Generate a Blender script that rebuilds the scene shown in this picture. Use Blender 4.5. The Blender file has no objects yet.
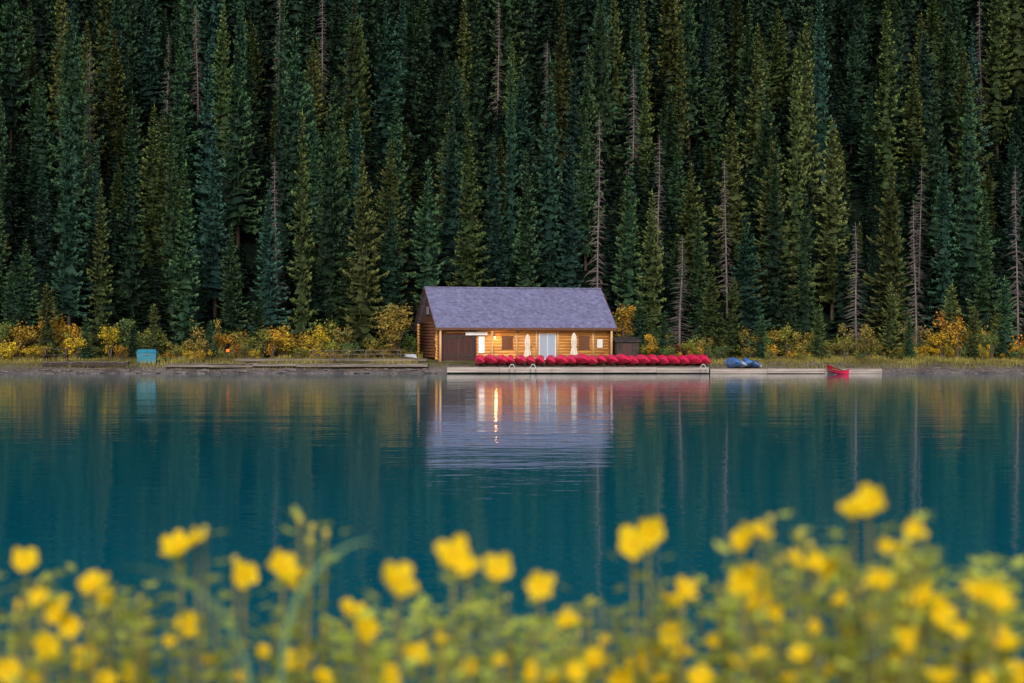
import bpy, bmesh, math, random
from mathutils import Vector, Matrix, noise, Euler
random.seed(7)
C = bpy.context.scene.collection
PI = math.pi
F = 1700.0; CAMZ = 2.65; CX = 512.0; CY = 341.5

def at(px, py, Y): return Vector(((px-CX)/F*Y, Y, CAMZ-(py-CY)/F*Y))
def X_at(px, Y): return (px-CX)/F*Y

# ------------------------------------------------------------------ mesh builder
class MB:
    def __init__(s): s.v=[]; s.f=[]; s.t=[]
    def add(s, vs, fs, t=None):
        o=len(s.v); s.v.extend([tuple(p) for p in vs]); s.f.extend([tuple(i+o for i in f) for f in fs])
        s.t.extend([0.5 if t is None else t]*len(vs) if not isinstance(t,(list,tuple)) else t)
    def box(s, x0,x1,y0,y1,z0,z1, t=None):
        s.add([(x0,y0,z0),(x1,y0,z0),(x1,y1,z0),(x0,y1,z0),(x0,y0,z1),(x1,y0,z1),(x1,y1,z1),(x0,y1,z1)],
              [(0,3,2,1),(4,5,6,7),(0,1,5,4),(1,2,6,5),(2,3,7,6),(3,0,4,7)], t)
    def tube(s, pts, rs, n=6, t=None, cap=True):
        pts=[Vector(p) for p in pts]; vs=[]; fs=[]
        for i,p in enumerate(pts):
            d=(pts[min(i+1,len(pts)-1)]-pts[max(i-1,0)])
            if d.length<1e-9: d=Vector((0,0,1))
            d.normalize()
            a=d.cross(Vector((0,0,1)) if abs(d.z)<.9 else Vector((1,0,0))).normalized(); b=d.cross(a)
            r=rs[i] if isinstance(rs,(list,tuple)) else rs
            for k in range(n):
                an=2*PI*k/n; vs.append(p+a*(r*math.cos(an))+b*(r*math.sin(an)))
        for i in range(len(pts)-1):
            for k in range(n):
                fs.append((i*n+k,i*n+(k+1)%n,(i+1)*n+(k+1)%n,(i+1)*n+k))
        if cap:
            fs.append(tuple(range(n))[::-1]); fs.append(tuple((len(pts)-1)*n+k for k in range(n)))
        s.add(vs,fs,t)
    def mesh(s, name, mat=None, smooth=False):
        m=bpy.data.meshes.new(name); m.from_pydata(s.v,[],s.f)
        a=m.attributes.new('tint','FLOAT','POINT'); a.data.foreach_set('value',s.t)
        if mat: m.materials.append(mat)
        if smooth: m.polygons.foreach_set('use_smooth',[True]*len(m.polygons))
        m.update(); return m
    def build(s, name, mat, parent=None, smooth=False):
        o=bpy.data.objects.new(name, s.mesh(name,mat,smooth)); C.objects.link(o)
        if parent: o.parent=parent
        return o

def tag(o,label=None,cat=None,group=None,kind=None):
    if label: o['label']=label
    if cat: o['category']=cat
    if group: o['group']=group
    if kind: o['kind']=kind
    return o
def empty(name, loc=(0,0,0), rz=0):
    o=bpy.data.objects.new(name,None); C.objects.link(o); o.location=loc; o.rotation_euler=(0,0,rz); o.empty_display_size=.2; return o
def child(name, mesh, parent):
    o=bpy.data.objects.new(name,mesh); C.objects.link(o); o.parent=parent; return o

# ------------------------------------------------------------------ materials
def newmat(name):
    m=bpy.data.materials.new(name); m.use_nodes=True; nt=m.node_tree
    return m, nt, nt.nodes['Principled BSDF']
def N(nt,t,**k):
    n=nt.nodes.new(t)
    for a,b in k.items():
        if a in n.inputs.keys(): n.inputs[a].default_value=b
        else: setattr(n,a,b)
    return n
def ramp(nt, fac, stops):
    r=nt.nodes.new('ShaderNodeValToRGB'); e=r.color_ramp.elements
    while len(e)<len(stops): e.new(.5)
    for i,(p,c) in enumerate(stops): e[i].position=p; e[i].color=(*c,1)
    nt.links.new(fac,r.inputs['Fac']); return r
def simple(name, c1, c2, scale=3, stretch=(1,1,1), rough=.8, bump=.0, spec=.3, detail=4):
    m,nt,b=newmat(name)
    tc=N(nt,'ShaderNodeTexCoord'); mp=N(nt,'ShaderNodeMapping'); mp.inputs['Scale'].default_value=stretch
    nt.links.new(tc.outputs['Object'],mp.inputs['Vector'])
    no=N(nt,'ShaderNodeTexNoise'); no.inputs['Scale'].default_value=scale; no.inputs['Detail'].default_value=detail
    nt.links.new(mp.outputs['Vector'],no.inputs['Vector'])
    r=ramp(nt,no.outputs['Fac'],[(.3,c1),(.7,c2)])
    nt.links.new(r.outputs['Color'],b.inputs['Base Color'])
    b.inputs['Roughness'].default_value=rough; b.inputs['Specular IOR Level'].default_value=spec
    if bump:
        bp=N(nt,'ShaderNodeBump'); bp.inputs['Strength'].default_value=bump; bp.inputs['Distance'].default_value=.03
        nt.links.new(no.outputs['Fac'],bp.inputs['Height']); nt.links.new(bp.outputs['Normal'],b.inputs['Normal'])
    return m

def foliage(name, dark, light, var=.25, trans=.0, spec=.1):
    m,nt,b=newmat(name)
    at_=N(nt,'ShaderNodeAttribute',attribute_name='tint')
    oi=N(nt,'ShaderNodeObjectInfo')
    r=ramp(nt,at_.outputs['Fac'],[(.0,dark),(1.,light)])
    hs=N(nt,'ShaderNodeHueSaturation')
    mh=N(nt,'ShaderNodeMapRange'); mh.inputs['To Min'].default_value=.5-var*.09; mh.inputs['To Max'].default_value=.5+var*.05
    mv=N(nt,'ShaderNodeMapRange'); mv.inputs['To Min'].default_value=1-var; mv.inputs['To Max'].default_value=1+var
    ml=N(nt,'ShaderNodeMath',operation='MULTIPLY'); ml.inputs[1].default_value=7.31
    fr=N(nt,'ShaderNodeMath',operation='FRACT')
    nt.links.new(oi.outputs['Random'],mh.inputs['Value']); nt.links.new(oi.outputs['Random'],ml.inputs[0])
    nt.links.new(ml.outputs[0],fr.inputs[0]); nt.links.new(fr.outputs[0],mv.inputs['Value'])
    nt.links.new(mh.outputs[0],hs.inputs['Hue']); nt.links.new(mv.outputs[0],hs.inputs['Value'])
    nt.links.new(r.outputs['Color'],hs.inputs['Color']); nt.links.new(hs.outputs['Color'],b.inputs['Base Color'])
    b.inputs['Roughness'].default_value=.75; b.inputs['Specular IOR Level'].default_value=spec
    if trans:
        tr=N(nt,'ShaderNodeBsdfTranslucent'); mx=N(nt,'ShaderNodeMixShader'); mx.inputs[0].default_value=trans
        nt.links.new(hs.outputs['Color'],tr.inputs['Color']); out=nt.nodes['Material Output']
        nt.links.new(b.outputs[0],mx.inputs[1]); nt.links.new(tr.outputs[0],mx.inputs[2]); nt.links.new(mx.outputs[0],out.inputs['Surface'])
    return m

M={}
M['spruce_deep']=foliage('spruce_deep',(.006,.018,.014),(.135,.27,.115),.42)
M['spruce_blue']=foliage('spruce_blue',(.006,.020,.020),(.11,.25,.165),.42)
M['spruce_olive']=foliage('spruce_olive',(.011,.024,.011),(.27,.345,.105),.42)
M['forest_shaded']=foliage('forest_shaded',(.004,.013,.011),(.055,.125,.06),.2)  # undergrowth green taken down so shade between the trees is in the colour
M['bark']=simple('bark',(.06,.045,.036),(.16,.125,.10),4,(1,1,.3))
M['snag']=simple('snag',(.10,.082,.08),(.20,.17,.165),4,(1,1,.3))
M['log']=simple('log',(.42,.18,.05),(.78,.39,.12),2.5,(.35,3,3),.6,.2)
M['log_post']=simple('log_post',(.46,.27,.12),(.66,.42,.20),2.5,(3,3,.35),.6,.2)
M['log_side']=simple('log_side',(.10,.038,.022),(.17,.072,.035),2.5,(3,.35,3),.6,.2)  # darker copy of the log colour, with the gable side's shade painted in
M['dark_plank']=simple('dark_plank',(.035,.014,.016),(.075,.03,.03),3,(6,1,.4),.6)
M['gable_board']=simple('gable_board',(.07,.03,.018),(.13,.06,.03),3,(6,6,.4),.7)
M['dark_wood']=simple('dark_wood',(.022,.017,.017),(.06,.045,.04),3,(1,1,1),.8)
M['trim']=simple('trim',(.08,.036,.025),(.14,.065,.04),3,(1,1,1),.6)
M['white']=simple('white_paint',(.62,.62,.66),(.78,.78,.80),2,rough=.5)
M['canvas']=simple('canvas',(.58,.51,.45),(.74,.67,.60),5,(1,1,.3),.9)
M['dock_pale']=simple('dock_pale',(.24,.20,.19),(.46,.39,.37),2.2,(.25,3,3),.8)
M['dock_top']=simple('dock_top',(.17,.14,.13),(.29,.25,.22),2.2,(3,.3,1),.8)
M['dock_grey']=simple('dock_grey',(.09,.075,.07),(.24,.20,.18),2.2,(.25,3,3),.8)
def redmat():
    m=simple('red_hull',(.86,.012,.075),(.95,.03,.13),1.2,rough=.4,spec=.4)
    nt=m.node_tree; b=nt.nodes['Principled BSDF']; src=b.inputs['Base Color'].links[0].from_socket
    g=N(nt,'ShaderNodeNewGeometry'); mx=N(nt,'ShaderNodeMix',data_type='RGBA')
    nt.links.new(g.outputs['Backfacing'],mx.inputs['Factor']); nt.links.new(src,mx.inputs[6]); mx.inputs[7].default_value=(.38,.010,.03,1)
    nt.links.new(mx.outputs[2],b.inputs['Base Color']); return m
M['red']=redmat()
M['red_rim']=simple('red_rim',(.20,.008,.016),(.30,.014,.028),3,rough=.5)
M['blue']=simple('blue_hull',(.05,.15,.42),(.16,.30,.60),1.2,rough=.4)
M['greyboat']=simple('grey_hull',(.46,.48,.56),(.62,.64,.72),1.2,rough=.5)
M['seatwood']=simple('seat_wood',(.30,.18,.08),(.42,.26,.12),4,rough=.6)
M['teal']=simple('teal_plastic',(.015,.14,.22),(.03,.20,.30),2,rough=.5)
M['stone']=simple('stone',(.06,.052,.052),(.20,.17,.16),1.5,rough=.9,bump=.5)
M['metal']=simple('metal',(.10,.10,.11),(.2,.2,.21),3,rough=.4)
M['stem']=simple('stem',(.14,.12,.035),(.26,.24,.07),20)
M['orange']=simple('orange_board',(.75,.16,.02),(.85,.22,.03),5,rough=.7)

def bushmat():
    m,nt,b=newmat('shrub_leaf')
    oi=N(nt,'ShaderNodeObjectInfo'); a=N(nt,'ShaderNodeAttribute',attribute_name='tint')
    g=N(nt,'ShaderNodeNewGeometry'); no=N(nt,'ShaderNodeTexNoise'); no.inputs['Scale'].default_value=1.3; no.inputs['Detail'].default_value=3
    nt.links.new(g.outputs['Position'],no.inputs['Vector'])
    mr=N(nt,'ShaderNodeMapRange'); mr.inputs['From Min'].default_value=.50; mr.inputs['From Max'].default_value=.68; mr.inputs['To Max'].default_value=.6
    nt.links.new(no.outputs['Fac'],mr.inputs['Value'])
    m0=N(nt,'ShaderNodeMix',data_type='RGBA'); nt.links.new(mr.outputs[0],m0.inputs['Factor']); nt.links.new(oi.outputs['Color'],m0.inputs[6]); m0.inputs[7].default_value=(.15,.18,.045,1)
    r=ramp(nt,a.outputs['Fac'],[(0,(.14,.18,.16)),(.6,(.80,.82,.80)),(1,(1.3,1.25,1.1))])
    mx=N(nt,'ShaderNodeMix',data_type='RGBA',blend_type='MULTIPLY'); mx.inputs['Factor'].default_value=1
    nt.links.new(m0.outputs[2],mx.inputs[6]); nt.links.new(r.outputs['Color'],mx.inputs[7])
    nt.links.new(mx.outputs[2],b.inputs['Base Color']); b.inputs['Roughness'].default_value=.7; b.inputs['Specular IOR Level'].default_value=.15
    return m
M['bush']=bushmat()

m,nt,b=newmat('glass'); b.inputs['Base Color'].default_value=(.30,.37,.50,1); b.inputs['Roughness'].default_value=.12; M['glass']=m
m,nt,b=newmat('lamp_glow'); b.inputs['Base Color'].default_value=(1,.6,.25,1); b.inputs['Emission Color'].default_value=(1,.45,.12,1); b.inputs['Emission Strength'].default_value=7; M['glow']=m
m,nt,b=newmat('window_glow'); b.inputs['Base Color'].default_value=(.8,.8,.8,1); b.inputs['Emission Color'].default_value=(1,.86,.75,1); b.inputs['Emission Strength'].default_value=.25; M['winglow']=m

def roofmat():
    m,nt,b=newmat('shingle_roof')
    tc=N(nt,'ShaderNodeTexCoord')
    mp=N(nt,'ShaderNodeMapping'); mp.inputs['Scale'].default_value=(1.2,.5,6)
    nt.links.new(tc.outputs['Object'],mp.inputs['Vector'])
    n1=N(nt,'ShaderNodeTexNoise'); n1.inputs['Scale'].default_value=2.2; n1.inputs['Detail'].default_value=6; n1.inputs['Roughness'].default_value=.7
    nt.links.new(mp.outputs['Vector'],n1.inputs['Vector'])
    v=N(nt,'ShaderNodeTexVoronoi'); mp2=N(nt,'ShaderNodeMapping'); mp2.inputs['Scale'].default_value=(3.5,.01,5.5)
    nt.links.new(tc.outputs['Object'],mp2.inputs['Vector']); nt.links.new(mp2.outputs['Vector'],v.inputs['Vector']); v.inputs['Scale'].default_value=1
    r=ramp(nt,n1.outputs['Fac'],[(.3,(.105,.108,.20)),(.7,(.20,.20,.345))])
    mx=N(nt,'ShaderNodeMix',data_type='RGBA',blend_type='OVERLAY'); mx.inputs['Factor'].default_value=.3
    nt.links.new(r.outputs['Color'],mx.inputs[6])
    bw=N(nt,'ShaderNodeRGBToBW'); nt.links.new(v.outputs['Color'],bw.inputs[0]); nt.links.new(bw.outputs[0],mx.inputs[7])
    nt.links.new(mx.outputs[2],b.inputs['Base Color']); b.inputs['Roughness'].default_value=.7
    return m
M['roof']=roofmat()

def watermat():
    m,nt,b=newmat('lake_water')
    g=N(nt,'ShaderNodeNewGeometry')
    def noi(scale,st,det=2):
        mp=N(nt,'ShaderNodeMapping'); mp.inputs['Scale'].default_value=st
        nt.links.new(g.outputs['Position'],mp.inputs['Vector'])
        n=N(nt,'ShaderNodeTexNoise'); n.inputs['Scale'].default_value=scale; n.inputs['Detail'].default_value=det
        nt.links.new(mp.outputs['Vector'],n.inputs['Vector']); return n
    big=noi(.03,(1,.5,1),3)
    r=ramp(nt,big.outputs['Fac'],[(.3,(.0,.118,.175)),(.7,(.0,.205,.225))])
    nt.links.new(r.outputs['Color'],b.inputs['Base Color'])
    b.inputs['IOR'].default_value=1.40; b.inputs['Roughness'].default_value=.05
    pr=noi(.06,(.5,2,1),3)
    rr=N(nt,'ShaderNodeMapRange'); rr.inputs['From Min'].default_value=.35; rr.inputs['From Max'].default_value=.7
    rr.inputs['To Min'].default_value=.02; rr.inputs['To Max'].default_value=.05
    nt.links.new(pr.outputs['Fac'],rr.inputs['Value']); nt.links.new(rr.outputs[0],b.inputs['Roughness'])
    w1=noi(1.3,(.7,1.3,1),3); w2=noi(.22,(.5,1,1),3)
    b1=N(nt,'ShaderNodeBump'); b1.inputs['Distance'].default_value=.009; b1.inputs['Strength'].default_value=1
    b2=N(nt,'ShaderNodeBump'); b2.inputs['Distance'].default_value=.026; b2.inputs['Strength'].default_value=1
    nt.links.new(w1.outputs['Fac'],b1.inputs['Height']); nt.links.new(w2.outputs['Fac'],b2.inputs['Height'])
    nt.links.new(b1.outputs['Normal'],b2.inputs['Normal']); nt.links.new(b2.outputs['Normal'],b.inputs['Normal'])
    return m
M['water']=watermat()

def groundmat():
    m,nt,b=newmat('ground')
    g=N(nt,'ShaderNodeNewGeometry'); sx=N(nt,'ShaderNodeSeparateXYZ'); nt.links.new(g.outputs['Position'],sx.inputs[0])
    n=N(nt,'ShaderNodeTexNoise'); n.inputs['Scale'].default_value=.45; n.inputs['Detail'].default_value=6; nt.links.new(g.outputs['Position'],n.inputs['Vector'])
    grass=ramp(nt,n.outputs['Fac'],[(.35,(.08,.07,.035)),(.55,(.13,.125,.04)),(.7,(.17,.11,.05))])
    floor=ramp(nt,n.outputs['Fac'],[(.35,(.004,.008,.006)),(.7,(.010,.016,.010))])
    gravel=ramp(nt,n.outputs['Fac'],[(.35,(.07,.06,.058)),(.65,(.19,.16,.15))])
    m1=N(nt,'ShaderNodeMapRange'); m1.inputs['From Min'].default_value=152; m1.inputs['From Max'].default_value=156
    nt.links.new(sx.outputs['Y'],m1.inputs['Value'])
    m2=N(nt,'ShaderNodeMapRange'); m2.inputs['From Min'].default_value=.35; m2.inputs['From Max'].default_value=.75
    nt.links.new(sx.outputs['Z'],m2.inputs['Value'])
    a=N(nt,'ShaderNodeMix',data_type='RGBA'); nt.links.new(m2.outputs[0],a.inputs['Factor']); nt.links.new(gravel.outputs[0],a.inputs[6]); nt.links.new(grass.outputs[0],a.inputs[7])
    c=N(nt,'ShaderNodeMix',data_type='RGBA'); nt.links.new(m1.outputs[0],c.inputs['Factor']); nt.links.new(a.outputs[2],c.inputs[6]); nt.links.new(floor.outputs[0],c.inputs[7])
    nt.links.new(c.outputs[2],b.inputs['Base Color']); b.inputs['Roughness'].default_value=1; b.inputs['Specular IOR Level'].default_value=0
    return m
M['ground']=groundmat()
M['grass']=foliage('grass_blade',(.08,.07,.025),(.34,.29,.07),.2)

# ------------------------------------------------------------------ terrain
def nz(x,y,s,seed=0): return noise.noise(Vector((x*s,y*s,seed)))
def shore(x): return 141.2+nz(x,0,.07,3)*1.0+nz(x,0,.3,5)*.35
def ground_z(x,y):
    if y<70:
        if y<3: return 1.3+nz(x,y,.5,9)*.05
        t=min(1,(y-3)/5.5); t=t*t*(3-2*t)
        return 1.3*(1-t)-1.6*t+nz(x,y,.5,9)*.05
    d=y-shore(x)
    if d<0: return max(-2.2,d*.5)
    z=.38*min(d,2)
    if d>2: z+=(min(d,13)-2)*.055
    if d>13:
        e=d-13; z+=.55*(e-3*(1-math.exp(-e/3)))
        z+=nz(x,y,.06,2)*2.0*min(1,e/12)+nz(x,y,.25,2)*.4*min(1,e/5)
    elif d>2: z+=nz(x,y,.3,2)*.10*min(1,(d-2)/2)
    return z
def axis(segs):
    r=[]
    for a,b,st in segs:
        n=max(1,round((b-a)/st)); r+=[a+(b-a)*i/n for i in range(n)]
    r.append(segs[-1][1]); return r
xs=axis([(-1500,-300,150),(-300,-80,12),(-80,80,1.0),(80,300,12),(300,1500,150)])
ys=axis([(-200,-20,30),(-20,-4,3),(-4,10,.7),(10,130,15),(130,139,2),(139,160,.6),(160,240,2.5),(240,420,15)])
g=MB(); nx=len(xs)
vs=[(x,y,ground_z(x,y)) for y in ys for x in xs]
fs=[(j*nx+i,j*nx+i+1,(j+1)*nx+i+1,(j+1)*nx+i) for j in range(len(ys)-1) for i in range(nx-1)]
g.add(vs,fs); tag(g.build('ground',M['ground'],smooth=True),'gravel shore, grass strip and forested mountain slope','ground',kind='structure')
w=MB(); w.add([(-1500,4,0),(1500,4,0),(1500,143.5,0),(-1500,143.5,0)],[(0,1,2,3)])
tag(w.build('water',M['water']),'calm teal lake reflecting the boathouse and forest','lake',kind='structure')

# ------------------------------------------------------------------ conifers
def conifer(seed,H,R,step,stsp,low=.04,gap=.06,nb=7,fat=1.0,pw=.88,core=.48):
    rnd=random.Random(seed); tr=MB(); cr=MB()
    lean=[rnd.uniform(-.18,.18),rnd.uniform(-.18,.18)]
    def axis_(z): t=z/H; return Vector((lean[0]*math.sin(t*3),lean[1]*math.sin(t*2.5),z))
    tr.tube([axis_(H*k/6)-Vector((0,0,.4 if k==0 else 0)) for k in range(7)],[.20*(1-.93*k/6) for k in range(7)],6)
    lob=[rnd.uniform(.66,1.16) for _ in range(7)]
    def prof(t): return R*(1-t)**pw*(.66+.34*min(1,t/.10))
    z=H*low+.15; nn=9
    while z<H*.88:
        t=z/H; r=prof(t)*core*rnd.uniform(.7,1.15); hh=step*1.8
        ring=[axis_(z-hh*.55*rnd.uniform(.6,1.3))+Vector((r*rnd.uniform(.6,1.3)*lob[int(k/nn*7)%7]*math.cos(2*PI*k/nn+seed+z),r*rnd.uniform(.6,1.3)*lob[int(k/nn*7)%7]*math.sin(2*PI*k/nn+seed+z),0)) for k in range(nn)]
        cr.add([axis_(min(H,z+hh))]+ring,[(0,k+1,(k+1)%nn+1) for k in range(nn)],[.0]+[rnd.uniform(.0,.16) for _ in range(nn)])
        z+=step*1.2
    z=H*low; wv=1
    while z<H-.1:
        t=z/H
        Lz=prof(t)+.08
        wv=.3*wv+.7*rnd.uniform(.56,1.26)
        n=nb if t<.85 else 5
        a0=rnd.uniform(0,2*PI)
        for k in range(n):
            if rnd.random()<gap: continue
            a=a0+2*PI*k/n+rnd.uniform(-.35,.35)
            L=max(.14,Lz*wv*lob[int(a/(2*PI)*7)%7]*rnd.uniform(.55,1.3))
            d=Vector((math.cos(a),math.sin(a),0)); sd=Vector((-d.y,d.x,0))
            el=.60*t**2-.50*(1-t)+rnd.uniform(-.16,.16)
            p0=axis_(z+rnd.uniform(-.15,.15))
            ns=max(2,int(L/stsp))
            j0=int(ns*.25) if ns>5 else 0
            for j in range(j0,ns+1):
                s=(j+.4)/(ns+.4); r=L*s
                p=p0+d*r+Vector((0,0,r*el+.26*L*s*s*s+rnd.uniform(-.02,.02)))
                wd=fat*(.52*math.sin(PI*min(1,.25+s*.70))+.08)*min(1,.34+L*.42)*rnd.uniform(.6,1.2)
                hw=stsp*.62
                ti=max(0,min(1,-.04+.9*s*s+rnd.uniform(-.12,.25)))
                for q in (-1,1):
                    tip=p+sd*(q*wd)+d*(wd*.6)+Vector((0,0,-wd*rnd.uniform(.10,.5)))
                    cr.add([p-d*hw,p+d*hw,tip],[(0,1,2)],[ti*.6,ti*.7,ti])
                if rnd.random()<.75:
                    hl=fat*rnd.uniform(.14,.34)*min(1,.4+L*.5)
                    tip=p+sd*rnd.uniform(-.08,.08)+Vector((0,0,-hl))
                    cr.add([p-d*hw-sd*.06,p+d*hw+sd*.06,tip],[(0,1,2)],[ti*.5,ti*.6,ti*.2])
            pe=p0+d*L+Vector((0,0,L*el+.26*L))
            cr.add([pe-sd*.09,pe+sd*.09,pe+d*.28+Vector((0,0,.08))],[(0,1,2)],[.7,.7,1])
        z+=step*(1-.5*t)*rnd.uniform(.75,1.25)
    for k in range(4):
        a=k*PI/2; top=axis_(H)
        cr.add([top+Vector((.05*math.cos(a),.05*math.sin(a),-.45)),top+Vector((.05*math.cos(a+2),.05*math.sin(a+2),-.45)),top+Vector((0,0,.25))],[(0,1,2)],.9)
    return tr,cr
def snag(seed,H):
    rnd=random.Random(seed); tr=MB(); br=MB()
    tr.tube([(.1*math.sin(k),.05*k,H*k/6-(.4 if k==0 else 0)) for k in range(7)],[.13*(1-.85*k/6) for k in range(7)],6)
    z=H*.12
    while z<H*.97:
        t=z/H
        for k in range(rnd.randint(3,6)):
            a=rnd.uniform(0,2*PI); L=(1.7*(1-t)**.7+.15)*rnd.uniform(.3,1)
            x0=.1*math.sin(t*6); y0=.05*t*6
            d=Vector((math.cos(a),math.sin(a),rnd.uniform(-.5,.05)))
            p0=Vector((x0,y0,z)); p1=p0+d*L*.6; p2=p0+d*L+Vector((0,0,-.1))
            br.tube([p0,p1,p2],[.03,.022,.008],3)
            for q in range(4):
                pp=p0+d*L*rnd.uniform(.3,.9); s=Vector((-d.y,d.x,rnd.uniform(-.5,.2)))*rnd.choice((-1,1))*rnd.uniform(.1,.35)
                br.tube([pp,pp+s],[.014,.006],3)
        z+=rnd.uniform(.22,.45)
    return tr,br

H0=16.0
PROT=[]
specs=[(1,2.4,.06,.88),(2,2.8,.08,.95),(3,2.1,.06,.8),(4,3.0,.12,.9),(5,2.3,.14,.82),(6,2.0,.18,.78),(7,2.7,.10,1.0),(8,2.4,.14,.70),(9,1.9,.12,.9),(10,2.0,.22,.65),(11,2.6,.16,1.1)]
for sd,R,gp,pw in specs:
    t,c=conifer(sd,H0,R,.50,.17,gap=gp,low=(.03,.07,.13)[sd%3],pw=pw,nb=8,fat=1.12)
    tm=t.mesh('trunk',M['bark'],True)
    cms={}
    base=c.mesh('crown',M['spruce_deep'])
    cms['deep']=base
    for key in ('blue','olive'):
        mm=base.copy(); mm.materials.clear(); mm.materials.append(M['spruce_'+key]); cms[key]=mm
    PROT.append((tm,cms))
SMALL=[]
for sd in (21,22,23):
    t,c=conifer(sd,5.0,1.3,.27,.13,low=.04,gap=.05,nb=8,fat=.6)
    tm=t.mesh('trunk',M['bark'],True); a=c.mesh('crown',M['spruce_olive']); b=a.copy(); b.materials.clear(); b.materials.append(M['spruce_deep'])
    SMALL.append((tm,{'olive':a,'deep':b,'blue':b}))
SNAG=[]
for sd in (31,32,33):
    t,c=snag(sd,H0); SNAG.append((t.mesh('trunk',M['snag'],True),c.mesh('branches',M['snag'])))

TREES=[]
def place_tree(x,y,H,kind,tone,wid,label,group,name='spruce_tree',cat='tree'):
    e=empty(name,(x,y,ground_z(x,y)-.1),random.uniform(0,2*PI))
    if kind=='spruce':
        tm,cms=random.choice(PROT); h0=H0; cm=cms[tone]; cn='crown'
    elif kind=='small': tm,cms=random.choice(SMALL); cm=cms[tone]; h0=5.0; cn='crown'
    else: tm,cm=random.choice(SNAG); h0=H0; cn='branches'
    s=H/h0; e.scale=(wid,wid,s)
    child('trunk',tm,e); child(cn,cm,e)
    tag(e,label,cat,group); TREES.append((x,y)); return e

front=[
(12,262,152,'spruce','deep',.65,'short dark green spruce above the yellow bushes at the left edge'),
(47,285,150,'small','olive',1.15,'small bright green spruce behind the dark picnic table on the left shore'),
(101,180,152,'spruce','olive',.95,'mid sized olive green spruce between the dark picnic table and the teal bin'),
(154,305,150,'small','olive',1.0,'low pale young spruce right above the teal bin'),
(186,162,153,'spruce','deep',1.15,'broad dark green spruce standing forward right of the teal bin'),
(232,225,154,'spruce','deep',.75,'slim dark green spruce right of the broad one by the teal bin'),
(270,190,157,'spruce','blue',.85,'bluish spruce left of the log handrail'),
(302,110,156,'spruce','olive',.95,'tall narrow olive spruce left of the log handrail'),
(330,105,161,'spruce','deep',1.0,'tall dark spruce behind the left end of the handrail'),
(362,153,153,'spruce','olive',.95,'olive spruce standing forward over the log handrail'),
(392,200,158,'spruce','blue',.8,'bluish spruce rising behind the golden brown bush'),
(428,160,160,'spruce','deep',.9,'dark spruce directly behind the left gable of the boathouse'),
(468,122,161,'spruce','olive',1.1,'tall olive spruce behind the left third of the boathouse roof'),
(497,200,163,'spruce','blue',.8,'bluish spruce behind the roof between two taller spruces'),
(526,152,160,'spruce','deep',1.0,'dark spruce behind the middle of the boathouse roof'),
(571,138,162,'spruce','blue',1.05,'bluish tall spruce behind the right half of the boathouse roof'),
(598,112,160,'snag','',.9,'bare grey dead tree rising behind the right end of the boathouse roof'),
(630,147,158,'spruce','deep',1.0,'dark pointed spruce just right of the boathouse roof'),
(652,190,155,'spruce','olive',.85,'shorter olive spruce right of the low dark shed'),
(680,235,153,'snag','',1.1,'short grey dead tree above the end of the red canoe row'),
(698,208,158,'spruce','deep',.75,'dark slim spruce behind the short grey dead tree'),
(712,265,152,'spruce','olive',.65,'low olive spruce above the right end of the canoe row'),
(745,213,153,'spruce','blue',.95,'blue grey bushy spruce above the blue boats'),
(775,150,161,'spruce','deep',1.0,'tall dark spruce right of the blue grey bushy one'),
(806,190,154,'spruce','deep',.85,'narrow dark spruce above the middle of the low dock'),
(832,120,162,'spruce','olive',1.05,'tall olive spruce above the moored red canoe'),
(857,222,152,'snag','',.95,'slender grey dead tree above the moored red canoe'),
(893,165,155,'spruce','olive',.95,'olive spruce right of the end of the low dock'),
(916,200,153,'snag','',.9,'thin grey dead tree right of the end of the dock'),
(945,150,160,'spruce','blue',1.05,'bluish tall spruce left of the right hand forest edge'),
(968,85,163,'spruce','deep',1.15,'very tall dark spruce near the right edge of the view'),
(1004,278,151,'small','deep',1.2,'small bushy spruce low on the right shore'),
(1018,165,155,'snag','',.9,'grey dead tree at the right edge of the view'),
(890,285,151,'small','olive',1.0,'small young spruce on the grass right of the dock'),
(70,120,160,'spruce','blue',1.05,'tall bluish spruce behind the dark picnic table'),
(215,130,163,'spruce','blue',1.05,'tall bluish spruce behind the broad dark one'),
(132,110,163,'spruce','deep',1.1,'tall dark spruce behind the teal bin'),
(262,300,151,'small','deep',1.2,'small dark young spruce among the yellow bushes left of the handrail'),
(640,300,152,'small','deep',1.1,'small dark young spruce right beside the low dark shed'),
(790,290,152,'small','deep',1.2,'small dark young spruce above the middle of the low dock'),
(952,285,152,'small','olive',1.1,'small olive young spruce among yellow bushes near the right edge'),
(25,240,155,'spruce','deep',.85,'dark spruce behind the short one at the left edge'),
(735,280,151,'small','olive',1.1,'small olive young spruce right behind the blue boats'),
(875,225,157,'spruce','blue',.75,'short bluish spruce between the two slender dead trees'),
(985,190,157,'spruce','deep',.85,'mid sized dark spruce left of the dead tree at the right edge'),
(345,240,158,'spruce','deep',.8,'mid sized dark spruce behind the middle of the handrail'),
(85,318,149,'small','deep',.8,'little dark spruce on the grass just right of the dark picnic table'),
(132,325,148.5,'small','deep',.7,'little dark spruce at the left end of the teal bin'),
(212,322,149,'small','deep',.8,'little dark spruce on the grass by the orange trail board'),
(665,312,149.5,'small','deep',.85,'little dark spruce behind the right third of the canoe row'),
(760,318,149,'small','deep',.8,'little dark spruce just right of the blue boats'),
(820,305,149.5,'small','olive',.9,'little olive spruce above the floating red canoe'),
(910,318,149,'small','deep',.75,'little dark spruce on the grass past the end of the dock'),
(972,308,149.5,'small','olive',.9,'little olive spruce low on the right shore left of the bushy one'),
]
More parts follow.
